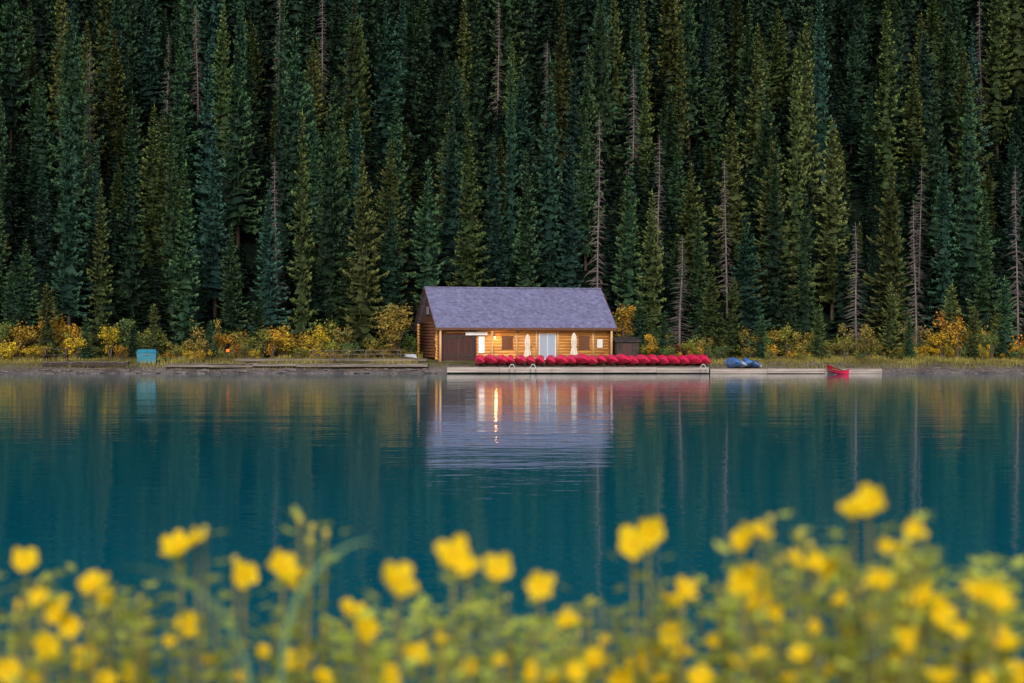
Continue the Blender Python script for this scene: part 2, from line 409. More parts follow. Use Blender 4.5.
for px,py,Y,kind,tone,wd,lab in front:
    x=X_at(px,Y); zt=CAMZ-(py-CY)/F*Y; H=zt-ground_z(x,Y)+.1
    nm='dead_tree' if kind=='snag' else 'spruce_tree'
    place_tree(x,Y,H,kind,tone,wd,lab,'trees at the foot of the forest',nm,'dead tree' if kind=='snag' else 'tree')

cols=[(-999,170,'at the far left'),(170,400,'left of the boathouse'),(400,640,'behind the boathouse'),(640,850,'right of the boathouse'),(850,9999,'at the far right')]
tonew={'deep':'dark green','blue':'blue green','olive':'olive green'}
rnd=random.Random(11); cnt=0; tries=0
while cnt<196 and tries<60000:
    tries+=1
    y=159+rnd.random()*56; x=rnd.uniform(-1,1)*(.303*y+2)
    md=4.5
    if any((x-a)**2+(y-b)**2<md*md for a,b in TREES): continue
    if y<162 and abs(x-.5)<9: continue
    px=CX+x/y*F
    col=[c[2] for c in cols if c[0]<=px<c[1]][0]
    row='lower rows' if y<174 else ('middle rows' if y<194 else 'upper rows')
    if rnd.random()<.06:
        H=rnd.uniform(12,19); lab='bare grey dead tree among the %s of forest %s'%(row,col)
        place_tree(x,y,H,'snag','',.9,lab,'dead trees in the %s %s'%(row,col),'dead_tree','dead tree')
    else:
        tone=rnd.choices(['deep','blue','olive'],[.44,.22,.34])[0]
        H=rnd.choice((rnd.uniform(7,13),rnd.uniform(12,24),rnd.uniform(15,23)))
        lab='tall %s spruce in the %s of forest %s'%(tonew[tone],row,col)
        place_tree(x,y,H,'spruce',tone,rnd.uniform(.75,1.15)*(.55+.46*H/16),lab,'%s spruces in the %s %s'%(tonew[tone],row,col))
    cnt+=1

def mass(name,label,pts,lows,mat,smin,smax,tb=1.0):
    fa=MB()
    for x,y in pts:
        s=rnd.uniform(smin,smax); wd=rnd.uniform(.85,1.15)*(.4+.6*s); a=rnd.uniform(0,6.28); ca,sa=math.cos(a)*wd,math.sin(a)*wd; z0=ground_z(x,y)-.2
        L=rnd.choice(lows); o=len(fa.v); tt=rnd.uniform(.5,1.1)*tb
        fa.v.extend([(x+p[0]*ca-p[1]*sa,y+p[0]*sa+p[1]*ca,z0+p[2]*s) for p in L.v])
        fa.f.extend([tuple(i+o for i in f) for f in L.f]); fa.t.extend([q*tt for q in L.t])
    tag(fa.build(name,mat),label,'forest',kind='stuff')
lows=[conifer(50+i,H0,2.8,.75,.34,nb=7,gap=.05,fat=1.35)[1] for i in range(3)]
pl=[]; tries=0
while len(pl)<560 and tries<40000:
    tries+=1
    x=rnd.uniform(-115,115); y=rnd.uniform(156,270)
    inside=abs(x)<.315*y+5
    if y<215 and inside: continue
    if any((x-a)**2+(y-b)**2<(20 if inside else 34) for a,b in pl): continue
    pl.append((x,y))
mass('distant_forest','far wood of dark spruces high on the mountain slope',pl,lows,M['spruce_deep'],.8,1.3,.8)
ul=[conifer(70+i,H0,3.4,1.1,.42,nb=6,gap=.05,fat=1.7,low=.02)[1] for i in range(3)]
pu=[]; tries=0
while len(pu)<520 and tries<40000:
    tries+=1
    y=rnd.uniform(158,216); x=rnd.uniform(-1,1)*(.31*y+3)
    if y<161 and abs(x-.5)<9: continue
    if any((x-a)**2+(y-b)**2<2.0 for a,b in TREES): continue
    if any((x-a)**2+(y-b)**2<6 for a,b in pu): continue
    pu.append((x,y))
mass('forest_undergrowth','young spruces and scrub, coloured shade-dark, filling the gaps under the tall trees',pu,ul,M['forest_shaded'],.2,.55)

# ------------------------------------------------------------------ shrubs
def shrub(seed,nl=1100,tall=1.0,nlob=9,spread=.55):
    rnd=random.Random(seed); st=MB(); fo=MB()
    lobes=[(Vector((rnd.uniform(-spread,spread),rnd.uniform(-spread,spread),rnd.uniform(.25,1.0)*tall)),rnd.uniform(.14,.36)) for _ in range(nlob)]
    for c,r in lobes: st.tube([(0,0,-.15),(c.x*.4,c.y*.4,c.z*.5),tuple(c)],[.03,.02,.008],4)
    for i in range(nl):
        c,r=rnd.choice(lobes)
        d=Vector((rnd.gauss(0,1),rnd.gauss(0,1),rnd.gauss(0,1.3))).normalized()
        k=rnd.random()**.4; p=c+d*r*k*rnd.uniform(.6,1.6)
        if p.z<.02: p.z=abs(p.z)+.03
        a=Vector((rnd.uniform(-1,1),rnd.uniform(-1,1),rnd.uniform(-1,1))).normalized(); b=a.cross(d).normalized()
        s=rnd.uniform(.025,.06)
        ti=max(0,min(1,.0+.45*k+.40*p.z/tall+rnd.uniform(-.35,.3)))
        fo.add([p-a*s,p+b*s*.7,p+a*s,p-b*s*.7],[(0,1,2,3)],ti)
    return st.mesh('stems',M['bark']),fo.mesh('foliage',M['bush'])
SH=[shrub(61),shrub(62,1200,1.2),shrub(63,900,.6,8,.8),shrub(64,2400,1.9,16,.38),shrub(65,1000,1.4,8,.4)]
YEL=(.60,.39,.025,1); GOLD=(.50,.28,.03,1); ORA=(.42,.19,.03,1); OLI=(.22,.21,.045,1); GRN=(.10,.15,.045,1); RUS=(.22,.10,.05,1); BRN=(.27,.20,.045,1)
cname={YEL:('bright yellow','yellow autumn shrubs'),GOLD:('golden yellow','golden autumn shrubs'),ORA:('orange','orange autumn shrubs'),OLI:('olive green','olive shrubs'),GRN:('dark green','green shrubs'),RUS:('rusty red','rusty shrubs'),BRN:('golden brown','golden brown shrubs')}
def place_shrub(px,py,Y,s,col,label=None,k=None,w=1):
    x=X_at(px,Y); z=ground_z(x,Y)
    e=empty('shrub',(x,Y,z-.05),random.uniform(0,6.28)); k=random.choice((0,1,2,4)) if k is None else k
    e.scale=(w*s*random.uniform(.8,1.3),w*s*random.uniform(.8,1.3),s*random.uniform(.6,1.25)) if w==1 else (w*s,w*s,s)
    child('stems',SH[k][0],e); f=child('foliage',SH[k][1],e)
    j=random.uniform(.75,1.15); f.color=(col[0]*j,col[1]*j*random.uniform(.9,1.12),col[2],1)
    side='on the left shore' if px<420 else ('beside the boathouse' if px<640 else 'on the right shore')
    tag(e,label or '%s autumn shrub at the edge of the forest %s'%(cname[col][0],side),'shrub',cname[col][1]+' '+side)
place_shrub(396,0,149.5,2.4,BRN,'tall golden brown bush left of the boathouse gable',3,1.15)
place_shrub(624,0,155,2.3,GOLD,'golden bush peeping out behind the right end of the boathouse roof',3,1.05)
bl=[(5,148,1.9,YEL),(18,150,2.2,GOLD),(30,147,1.2,YEL),(76,149,1.6,YEL),(64,152,2.4,GOLD),(92,150,1.2,OLI),(120,148,1.2,GOLD),(178,149,1.3,OLI),
(192,147,1.1,YEL),(206,148,1.3,GOLD),(226,149,.9,OLI),(250,150,1.4,OLI),(272,150,1.5,GOLD),(286,152,2.2,YEL),(300,152,2.4,GOLD),(318,151,2.0,YEL),(336,151,1.5,OLI),
(352,151,1.4,GRN),(372,151,1.7,OLI),(410,152,1.6,GRN),(140,152,1.5,GRN),(160,151,1.3,OLI),(105,153,2,OLI),(45,153,2.0,GRN),(240,153,2,BRN),(263,153,2,GRN),(385,148.5,.9,BRN),
(645,151,1.3,OLI),(655,151,1.8,GOLD),(668,149,1.1,GRN),(690,150,1.4,OLI),(705,151,1.5,BRN),(722,150,1.4,GRN),(738,151,1.3,OLI),(757,150,1.4,BRN),(775,150,1.7,GOLD),(790,151,1.4,OLI),
(812,150,1.2,GRN),(828,151,1.5,BRN),(845,150,1.1,OLI),(866,151,1.3,OLI),(884,152,1.5,BRN),(905,150,1.0,OLI),(925,151,1.6,GOLD),(942,150,1.8,YEL),(958,151,1.9,GOLD),(975,150,1.2,OLI),(992,150,1.4,GRN),(1012,151,1.8,GOLD),
(680,153,2,RUS),(800,153,2,BRN),(915,154,2.2,BRN),(1022,148,1.2,OLI),(860,148,.8,GRN),(770,147,.7,OLI),(715,147,.8,GRN),
(85,153,2.2,BRN),(125,153,2.4,GRN),(170,154,2.2,GRN),(205,153,2.0,BRN),(325,154,2.4,OLI),(365,154,2.2,GRN),(660,155,2.4,GRN),(700,154,2.4,GRN),(745,154,2.2,BRN),(785,155,2.2,GRN),(840,154,2.4,OLI),(900,155,2.4,GRN),(970,154,2.6,BRN),(1000,154,2.3,OLI),(165,147,.7,GRN),(300,148,1.0,OLI),(800,148,.7,OLI),(985,147,.9,YEL),
(15,153,2.8,ORA),(55,154,2.8,GOLD),(150,154,2.4,OLI),(190,151,1.6,GOLD),(235,150,1.1,ORA),(280,154,2.8,ORA),(310,149,1.2,YEL),(345,153,2.2,BRN),(730,153,2.0,OLI),(762,153,2.2,GRN),(855,153,2.0,BRN),(950,153,2.4,ORA),(1015,154,2.7,ORA),
(42,148,1.3,GOLD),(110,151,1.7,YEL),(220,151,1.8,GOLD),(255,148,.9,YEL),(330,149,1.0,GOLD)]
rs=random.Random(99)
for k in range(56):
    px=rs.uniform(0,415) if k<20 else rs.uniform(645,1024)
    bl.append((px,rs.uniform(149,154),rs.uniform(.9,2.0),rs.choice((YEL,GOLD,OLI,OLI,GRN,BRN,BRN))))
for px,Y,s,c in bl: place_shrub(px,0,Y,s,c)

gr=MB(); rg=random.Random(5)
for i in range(50000):
    x=rg.uniform(-56,56); d=rg.uniform(.7,15)**1.0; y=shore(x)+d
    if -8<x<12 and d<17: continue
    if nz(x,y,.35,8)<-.12 and rg.random()<.8: continue
    h=rg.uniform(.10,.38)*(1.25+nz(x,y,.2,4)); a=rg.uniform(0,PI); wv=.03
    z=ground_z(x,y)-.02; dx,dy=math.cos(a)*wv,math.sin(a)*wv; lx=rg.uniform(-.12,.12); ly=rg.uniform(-.12,.12)
    ti=max(0,min(1,.45+nz(x,y,.25,6)*1.1+rg.uniform(-.25,.25)))
    gr.add([(x-dx,y-dy,z),(x+dx,y+dy,z),(x+lx,y+ly,z+h)],[(0,1,2)],[ti*.6,ti*.6,ti])
for i in range(9000):
    x=rg.uniform(-5,5); y=rg.uniform(-3,5)
    h=rg.uniform(.06,.2); a=rg.uniform(0,PI); z=ground_z(x,y)-.01; dx,dy=math.cos(a)*.004,math.sin(a)*.004
    ti=rg.random(); gr.add([(x-dx,y-dy,z),(x+dx,y+dy,z),(x+rg.uniform(-.08,.08),y+rg.uniform(-.08,.08),z+h)],[(0,1,2)],ti)
tag(gr.build('grass',M['grass']),'yellowing grass along the shore','grass',kind='stuff')

def rock(seed):
    bm=bmesh.new(); bmesh.ops.create_icosphere(bm,subdivisions=2,radius=1)
    for v in bm.verts:
        v.co*=1+.45*noise.noise(v.co*1.3+Vector((seed,0,0))); v.co.z*=.5
    m=bpy.data.meshes.new('boulder'); bm.to_mesh(m); bm.free(); m.materials.append(M['stone']); return m
RK=[rock(i) for i in range(5)]
def place_rock(px,d,s,label,group):
    Y=141.2+d; x=X_at(px,Y); Y=shore(x)+d; x=X_at(px,Y)
    o=bpy.data.objects.new('boulder',random.choice(RK)); C.objects.link(o); o.location=(x,Y,max(ground_z(x,Y),-.05)+s*.05)
    o.scale=(s*random.uniform(.9,2.2),s,s*random.uniform(.6,1.2)); o.rotation_euler=(0,0,random.uniform(-.4,.4)); tag(o,label,'rock',group)
rr=random.Random(3)
for i in range(110):
    px=rr.uniform(-10,440); place_rock(px,rr.uniform(-.5,.9),rr.uniform(.10,.36),'grey boulder at the waterline on the left shore','boulders on the left shore')
for i in range(40):
    px=rr.uniform(870,1035); place_rock(px,rr.uniform(-.2,1.5),rr.uniform(.10,.26),'small grey rock at the waterline right of the dock','rocks on the right shore')
for i in range(18):
    px=rr.uniform(715,880); place_rock(px,rr.uniform(1.5,3),rr.uniform(.15,.3),'small rock on the bank behind the low dock','rocks behind the low dock')
pb=MB()
for i in range(6000):
    x=rr.uniform(-60,60); d=rr.uniform(-.3,2.2); y=shore(x)+d; s=rr.uniform(.03,.12); z=ground_z(x,y)
    vs=[Vector((rr.uniform(.6,1.2)*a*s*1.4,rr.uniform(.6,1.2)*b*s,rr.uniform(.6,1)*c*s*.7))+Vector((x,y,z)) for a,b,c in ((1,0,0),(0,1,0),(-1,0,0),(0,-1,0),(0,0,1))]
    pb.add(vs,[(0,1,4),(1,2,4),(2,3,4),(3,0,4)])
tag(pb.build('pebbles',M['stone']),'pebbles scattered along the waterline','pebbles',kind='stuff')

# ------------------------------------------------------------------ boathouse
HY=146.6; HX=X_at(438.5,HY); ROT=math.radians(15.0); BZ=.75
H=empty('boathouse',(HX,HY,BZ),ROT)
tag(H,'log boathouse with long blue grey shingle roof on the lake shore','boathouse')
L=15.5; D=7.6; RZ=6.68; EZ=3.08; OV=.9; SO=.42
slope=(RZ-EZ)/(D/2+OV)
def roofz(y): return RZ-abs(y-D/2)*slope
b=MB(); b.box(-.12,L+.12,-.12,D+.12,-.6,.32); b.build('foundation',M['stone'],H)
def log(mb,a,bb,r=.148):
    mb.tube([a,bb],r,9)
b=MB(); 
for i in range(12):
    z=.45+.265*i
    if z+.15>roofz(0)-.16: break
    e=random.uniform(.22,.32); log(b,(-e,0,z),(L+e,0,z))
b.build('front_wall',M['log'],H,True)
b=MB()
for i in range(12):
    z=.45+.265*i
    if z+.15>roofz(0)-.16: break
    log(b,(-.28,D,z),(L+.28,D,z))
b.build('back_wall',M['log'],H,True)
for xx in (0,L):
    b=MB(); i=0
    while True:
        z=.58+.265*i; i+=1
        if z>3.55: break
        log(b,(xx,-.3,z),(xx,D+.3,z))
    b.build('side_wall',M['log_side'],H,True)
    gb=MB(); sx=-1 if xx==0 else 1
    n=30
    for k in range(n):
        y0=.02+(D-.04)*k/n; y1=.02+(D-.04)*(k+1)/n-.02; zt=min(roofz(y0),roofz(y1))-.2
        if zt>3.5: gb.box(xx-.06,xx+.06,y0,y1,3.4,zt)
    g_=gb.build('gable_cladding',M['gable_board'],H)
    wb=MB(); wb.box(xx+sx*.08-.05,xx+sx*.08+.05,D/2-.55,D/2+.55,4.2,5.1); wnd=wb.build('gable_window',M['dark_wood'],H)
    wg=MB(); wg.box(xx+sx*.14-.01,xx+sx*.14+.01,D/2-.45,D/2+.45,4.3,5.0); wg.build('pane',M['glass'],wnd)
b=MB(); nC=22; prof=[]
y0=-OV; hd=D/2+OV
for c in range(nC):
    ya=y0+hd*c/nC; yb=y0+hd*(c+1)/nC
    prof.append((ya,roofz(ya)+.03)); prof.append((yb,roofz(yb)+.004))
back=[(D-y,z) for y,z in prof][::-1]
top=prof+back
def extr(mb,poly,x0,x1):
    n=len(poly); mb.add([(x0,y,z) for y,z in poly]+[(x1,y,z) for y,z in poly],[(i,i+1,n+i+1,n+i) for i in range(n-1)])
extr(b,top,-SO,L+SO)
und=[(-OV,roofz(-OV)+.03),(-OV,roofz(-OV)-.13),(D/2,RZ-.16),(D+OV,roofz(D+OV)-.13),(D+OV,roofz(D+OV)+.03)]
extr(b,und,-SO,L+SO)
rf=b.build('roof',M['roof'],H)
b=MB(); b.box(-SO-.02,L+SO+.02,D/2-.14,D/2+.14,RZ-.01,RZ+.07); b.build('ridge_cap',M['roof'],rf)
b=MB(); b.box(-SO,L+SO,-OV-.05,-OV-.004,roofz(-OV)-.20,roofz(-OV)+.02); b.build('fascia',M['trim'],rf)
b=MB(); b.box(-SO,L+SO,D+OV+.004,D+OV+.05,roofz(-OV)-.20,roofz(-OV)+.02); b.build('fascia',M['trim'],rf)
for xx in (-SO-.05,L+SO+.004):
    b=MB()
    for s in (0,1):
        ya,yb=(-OV-.05,D/2) if s==0 else (D/2,D+OV+.05)
        vs=[(x,y,roofz(y)+dz) for x in (xx,xx+.046) for y in (ya,yb) for dz in (-.24,.03)]
        b.add(vs,[(0,1,3,2),(4,6,7,5),(1,5,7,3),(0,2,6,4),(0,4,5,1),(2,3,7,6)])
    b.build('barge_board',M['trim'],rf)
b=MB()
for k in range(16):
    x=.2+k*(L-.4)/15; vs=[(xx,y,roofz(y)+dz) for xx in (x-.05,x+.05) for y in (-OV+.05,.0) for dz in (-.30,-.15)]
    b.add(vs,[(0,1,3,2),(4,6,7,5),(1,5,7,3),(0,2,6,4),(0,4,5,1),(2,3,7,6)])
b.build('rafter_tails',M['trim'],H)
for x0,x1 in ((.35,1.75),(1.77,3.15)):
    b=MB(); n=7
    for k in range(n):
        a=x0+(x1-x0)*k/n; b.box(a+.008,a+(x1-x0)/n-.008,-.235,-.17,.3,2.62)
    d=b.build('door',M['dark_plank'],H)
    f=MB(); f.box(x0+.05,x1-.05,-.265,-.238,.55,.7); f.box(x0+.05,x1-.05,-.265,-.238,2.2,2.35); f.build('door_brace',M['dark_wood'],d)
b=MB(); b.box(.2,.34,-.25,-.12,.3,2.75); b.box(3.16,3.3,-.25,-.12,.3,2.75); b.box(.2,3.3,-.255,-.12,2.752,2.9); b.build('door_frame',M['dark_plank'],H)
def window(x0,x1,z0,z1,pane,frame,mull=1,name='window'):
    f=MB(); t=.07; y0,y1=-.23,-.12
    f.box(x0,x1,y0,y1,z1-t,z1); f.box(x0,x1,y0,y1,z0,z0+t); f.box(x0,x0+t,y0+.002,y1,z0+t,z1-t); f.box(x1-t,x1,y0+.002,y1,z0+t,z1-t)
    for k in range(mull):
        xm=x0+(x1-x0)*(k+1)/(mull+1); f.box(xm-.025,xm+.025,y0+.01,y1,z0+t,z1-t)
    fo=f.build(name,frame,H); p=MB(); p.box(x0+t,x1-t,-.17,-.155,z0+t,z1-t); p.build('pane',pane,fo); return fo
window(3.5,4.05,.9,2.35,M['winglow'],M['white'],0,'service_window')
b=MB(); b.box(2.3,4.25,-.42,-.34,2.44,2.72); b.build('white_board',M['white'],H)
window(8.95,10.5,.32,2.6,M['glass'],M['white'],1,'glass_door')
b=MB(); b.box(14.3,14.8,-.2,-.165,1.35,2.1); b.build('notice_board',M['white'],H)
for x0 in (5.6,12.6):
    b=MB()
    for k in range(5): b.box(x0+k*.2+.006,x0+k*.2+.194,-.20,-.155,1.3,2.3)
    s_=b.build('shutter',M['log_side'],H)
    f=MB(); f.box(x0-.06,x0+1.06,-.21,-.14,2.302,2.38); f.build('lintel',M['trim'],s_); f=MB(); f.box(x0-.06,x0+1.06,-.21,-.14,1.22,1.298); f.build('sill',M['trim'],s_)
for x in (6.95,8.75,10.7,12.25,13.95):
    b=MB(); b.tube([(x,-.14,.3),(x,-.14,3.2)],.10,8); b.build('wall_post',M['log_post'],H,True)
for x in (-.0,4.6,L-.05):
    b=MB(); b.tube([(x,-.75,-.2),(x,-.75,roofz(-.75)-.18)],.11,8); b.build('eave_post',M['log_post'],H,True)
b=MB(); b.box(4.88,5.02,-.3,-.18,2.36,2.42); b.box(4.9,5.0,-.29,-.19,2.08,2.1); b.tube([(4.95,-.14,2.45),(4.95,-.24,2.45),(4.95,-.24,2.41)],.012,5)
lt=b.build('porch_lantern',M['metal'],H); b=MB(); b.tube([(4.95,-.24,2.11),(4.95,-.24,2.34)],.065,8); b.build('lamp_glass',M['glow'],lt)
pl_=bpy.data.lights.new('lantern_light','POINT'); pl_.energy=30; pl_.color=(1,.55,.22); pl_.shadow_soft_size=.1
plo=bpy.data.objects.new('lantern_light',pl_); C.objects.link(plo); plo.parent=H; plo.location=(4.95,-.7,2.0)

def hw(x,y):
    c,s=math.cos(ROT),math.sin(ROT); return HX+x*c-y*s, HY+x*s+y*c

def umbrella(x,y,z,label):
    e=empty('closed_umbrella',(x,y,z))
    b=MB(); b.tube([(0,0,0),(0,0,2.7)],.025,8); b.build('pole',M['metal'],e)
    b=MB(); vs=[];n=16; prof=[(.05,2.65),(.16,2.45),(.23,1.95),(.19,1.45),(.31,.75),(.28,.7)]
    for r,zz in prof:
        for k in range(n): q=r*(1.15 if k%2 else .8); vs.append((q*math.cos(2*PI*k/n),q*math.sin(2*PI*k/n),zz))
    b.add(vs,[(i*n+k,i*n+(k+1)%n,(i+1)*n+(k+1)%n,(i+1)*n+k) for i in range(len(prof)-1) for k in range(n)]); cn=b.build('canopy',M['canvas'],e)
    b=MB(); b.tube([(0,0,1.42),(0,0,1.48)],.225,12); b.build('tie_strap',M['canvas'],cn)
    b=MB(); b.tube([(0,0,0),(0,0,.08)],.28,14); b.build('base',M['metal'],e)
    tag(e,label,'umbrella','closed umbrellas by the boathouse wall')
x,y=hw(7.6,-1.35); umbrella(x,y,.62,'closed cream umbrella left of the glass door')
x,y=hw(11.8,-1.35); umbrella(x,y,.75,'closed cream umbrella right of the glass door')

sx=X_at(617,148.3); e=empty('shed',(sx,148.3,.85),math.radians(4))
b=MB()
for k in range(11): b.box(k*.17,k*.17+.16,-.05,0,0,1.75)
for k in range(11): b.box(k*.17,k*.17+.16,1.3,1.35,0,1.95)
for k in range(7): b.box(-.06,-.01,k*.17+.02,k*.17+.17,0,1.75); b.box(1.87,1.92,k*.17+.02,k*.17+.17,0,1.75)
b.build('wall',M['dark_wood'],e)
b=MB(); b.add([(-.2,-.25,1.77),(2.08,-.25,1.77),(2.08,1.5,2.12),(-.2,1.5,2.12),(-.2,-.25,1.85),(2.08,-.25,1.85),(2.08,1.5,2.2),(-.2,1.5,2.2)],[(0,3,2,1),(4,5,6,7),(0,1,5,4),(1,2,6,5),(2,3,7,6),(3,0,4,7)]); b.build('roof',M['dark_wood'],e)
b=MB(); b.box(.5,1.3,-.09,-.053,.05,1.6); b.build('door',M['dark_plank'],e)
tag(e,'low dark wooden shed beside the right end of the boathouse','shed')

# ------------------------------------------------------------------ docks
def dock(name,px0,px1,y0,y1,zt,mt,mf,label,skirt=True,sk=.5,plank=.16,jit=.006):
    xa,xb=X_at(px0,y0),X_at(px1,y0); e=empty(name,((xa+xb)/2,y0,0)); w_=(xb-xa)/2
    b=MB(); n=int((xb-xa)/plank)
    for k in range(n):
        a=-w_+2*w_*k/n; dz=random.uniform(-jit,jit); b.box(a+.006,a+2*w_/n-.006,random.uniform(-3,0)*jit,y1-y0,zt-.05+dz,zt+dz)
    b.build('deck_boards',mt,e)
    if skirt:
        b=MB(); nb=max(1,int((xb-xa)/3.6))
        for k in range(nb):
            a=-w_+2*w_*k/nb; dz=random.uniform(-1,1)*jit*2
            b.box(a+.01,a+2*w_/nb-.01,-.08,-.01,zt-.26+dz,zt-.055+dz) 
            if sk: b.box(a+.01,a+2*w_/nb-.01,-.075,-.01,zt-.28-sk+.02+dz,zt-.28+dz)
        b.build('edge_beam',mf,e)
    n=max(2,int((xb-xa)/3)+1)
    for k in range(n):
        a=-w_+.12+(2*w_-.24)*k/(n-1)
        b=MB(); b.tube([(a,.25,-1.6),(a,.25,zt-.06)],.11,8); b.build('pile',M['dark_wood'],e)
    tag(e,label,'dock'); return e
dock('dock',447,709,139.6,146.2,.56,M['dock_top'],M['dock_pale'],'pale timber dock in front of the boathouse under the red canoes',sk=.20,jit=.012)
dock('dock',710,882,139.6,142.4,.44,M['dock_top'],M['dock_pale'],'low pale dock reaching right of the canoe row',sk=.14,jit=.012)
dock('dock',165,428,141.9,143.2,.80,M['dock_grey'],M['dock_grey'],'weathered grey walkway along the left shore',sk=0,plank=.35,jit=.025)
dock('platform',42,128,142.2,144.4,.95,M['dock_grey'],M['dark_wood'],'dark wooden platform on the far left shore',sk=.1,plank=.3,jit=.025)
e=empty('boardwalk',(X_at(330,145),145.5,0)); b=MB()
for k in range(70): b.box(-8.2+k*.235,-8.2+k*.235+.22,0,1.3,1.12,1.17)
b.build('deck_boards',M['dock_grey'],e); b=MB(); b.box(-8.2,8.2,-.06,-.005,.95,1.16); b.build('edge_beam',M['dock_grey'],e)
tag(e,'long low boardwalk behind the grey walkway on the left','boardwalk')
e=empty('handrail',(X_at(357,146.9),146.9,0)); 
for k in range(6):
    a=-3.8+k*1.52; b=MB(); b.tube([(a,0,.6),(a,0,1.9)],.05,7); b.build('post',M['bark'],e)
for z in (1.55,1.9):
    b=MB(); b.tube([(-4,0,z-.02),(4,0,z)],.04,7); b.build('rail',M['bark'],e)
tag(e,'low weathered log handrail left of the boathouse','handrail')

for i,(px,lb) in enumerate(((512,'white mooring hoop on the dock edge, leftmost of the three'),(533,'white mooring hoop on the dock edge, middle of the three'),(703,'white mooring hoop at the right end of the canoe dock'))):
    e=empty('mooring_hoop',(X_at(px,139.5),139.5,0)); b=MB()
    b.tube([(.22*math.cos(t*PI/10),-.03-.10*math.sin(t*PI/10),.38+.40*math.sin(t*PI/10)) for t in range(11)],.03,6); b.build('hoop',M['white'],e,True)
    b=MB(); b.box(-.28,-.16,-.06,-.02,.16,.38); b.box(.16,.28,-.06,-.02,.16,.38); b.build('bracket',M['metal'],e)
    tag(e,lb,'mooring hoop','mooring hoops on the dock')

# ------------------------------------------------------------------ canoes
def canoe_meshes(hull,rim):
    HL=2.45; ns=22; nc=10; vs=[]
    def sec(u):
        wd=.44*max(0,(1-abs(u)**2.0))**.85+.012; top=.38+.32*abs(u)**3.2; bot=.10*abs(u)**5; return wd,top,bot
    us=[-1+2*i/ns for i in range(ns+1)]
    for u in us:
        wd,top,bot=sec(u); yy=u*HL*(1.0)
        for k in range(nc+1):
            a=PI*k/nc; cx=-math.cos(a); sz=math.sin(a)
            vs.append((wd*(abs(cx)**.8)*(1 if cx>0 else -1), yy, top-(top-bot)*sz**.75))
    b=MB(); b.add(vs,[(i*(nc+1)+k,i*(nc+1)+k+1,(i+1)*(nc+1)+k+1,(i+1)*(nc+1)+k) for i in range(ns) for k in range(nc)])
    hm=b.mesh('hull',hull,True)
    bm=bmesh.new(); bm.from_mesh(hm); bm.faces.ensure_lookup_table()
    f=min(bm.faces,key=lambda q:q.calc_center_median().z); f.normal_update()
    if f.normal.z>0: bmesh.ops.reverse_faces(bm,faces=bm.faces[:])
    bm.to_mesh(hm); bm.free()
    g=MB()
    for s in (-1,1): g.tube([(s*sec(u)[0],u*HL,sec(u)[1]) for u in us],.028,5)
    gm=g.mesh('gunwale',rim,True)
    sm=[]
    for u in (-.58,.45):
        wd,top,_=sec(u); b=MB(); b.box(-wd,wd,u*HL-.12,u*HL+.12,top-.08,top-.05); sm.append(b.mesh('seat',M['seatwood']))
    b=MB(); wd,top,_=sec(0); b.box(-wd,wd,-.03,.03,top-.04,top-.01); th=b.mesh('thwart',M['seatwood'])
    return hm,gm,sm,th
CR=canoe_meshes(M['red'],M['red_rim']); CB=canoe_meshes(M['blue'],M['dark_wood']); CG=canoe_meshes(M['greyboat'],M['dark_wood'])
def canoe(ms,x,y,z,roll,rz,label,group=None,pitch=0,rest=True,name='canoe',cat='canoe',sc=1.0):
    e=empty(name,(0,0,0)); R=Matrix.Rotation(rz,4,'Z')@Matrix.Rotation(pitch,4,'X')@Matrix.Rotation(roll,4,'Y')
    e.rotation_euler=R.to_euler(); e.scale=(sc,sc,sc)
    zm=sc*min((R@v.co).z for v in ms[0].vertices) if rest else 0
    e.location=(x,y,z-zm)
    child('hull',ms[0],e); child('gunwale',ms[1],e)
    for s in ms[2]: child('seat',s,e)
    child('thwart',ms[3],e); tag(e,label,cat,group); return e
e=empty('canoe_rack',(X_at(585,142),142.6,.56)); 
for yy in (-1.5,1.2):
    b=MB(); b.box(-9.7,9.7,yy-.06,yy+.06,.04,.10); b.build('rail',M['dark_wood'],e)
    for k in range(9): b=MB(); a=-9.4+k*2.35; b.box(a-.06,a+.06,yy-.05,yy+.05,0,.04); b.build('foot',M['dark_wood'],e)
tag(e,'low timber rack carrying the row of red canoes','canoe rack')
ords='first second third fourth fifth sixth seventh eighth ninth tenth eleventh twelfth thirteenth fourteenth fifteenth sixteenth seventeenth eighteenth nineteenth twentieth twenty-first twenty-second twenty-third twenty-fourth twenty-fifth twenty-sixth'.split()
NC=23
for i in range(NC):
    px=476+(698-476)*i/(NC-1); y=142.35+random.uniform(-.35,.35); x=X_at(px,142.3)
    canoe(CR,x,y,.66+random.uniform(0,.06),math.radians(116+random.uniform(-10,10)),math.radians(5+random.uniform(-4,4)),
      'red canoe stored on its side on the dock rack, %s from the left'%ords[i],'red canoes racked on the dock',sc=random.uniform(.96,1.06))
canoe(CB,X_at(729,141.6),141.7,.44,math.radians(112),math.radians(6),'blue boat stored on its side on the low dock, nearest the red canoes','boats piled on the low dock',sc=1.0)
canoe(CG,X_at(736,141.6),141.0,.44,math.radians(105),math.radians(6),'small pale grey boat leaning between the blue boats on the low dock','boats piled on the low dock',sc=.72)
canoe(CB,X_at(743,141.6),141.7,.44,math.radians(75),math.radians(-3),'blue boat tilted on its side on the low dock, right of the pale one','boats piled on the low dock',sc=1.0)
canoe(CB,X_at(750,141.6),141.2,.44,math.radians(108),math.radians(3),'small blue boat propped on its side near the right of the boat pile','boats piled on the low dock',sc=.7)
canoe(CG,X_at(757,141.6),141.3,.44,math.radians(20),math.radians(5),'small pale grey boat at the right end of the boat pile','boats piled on the low dock',sc=.5)
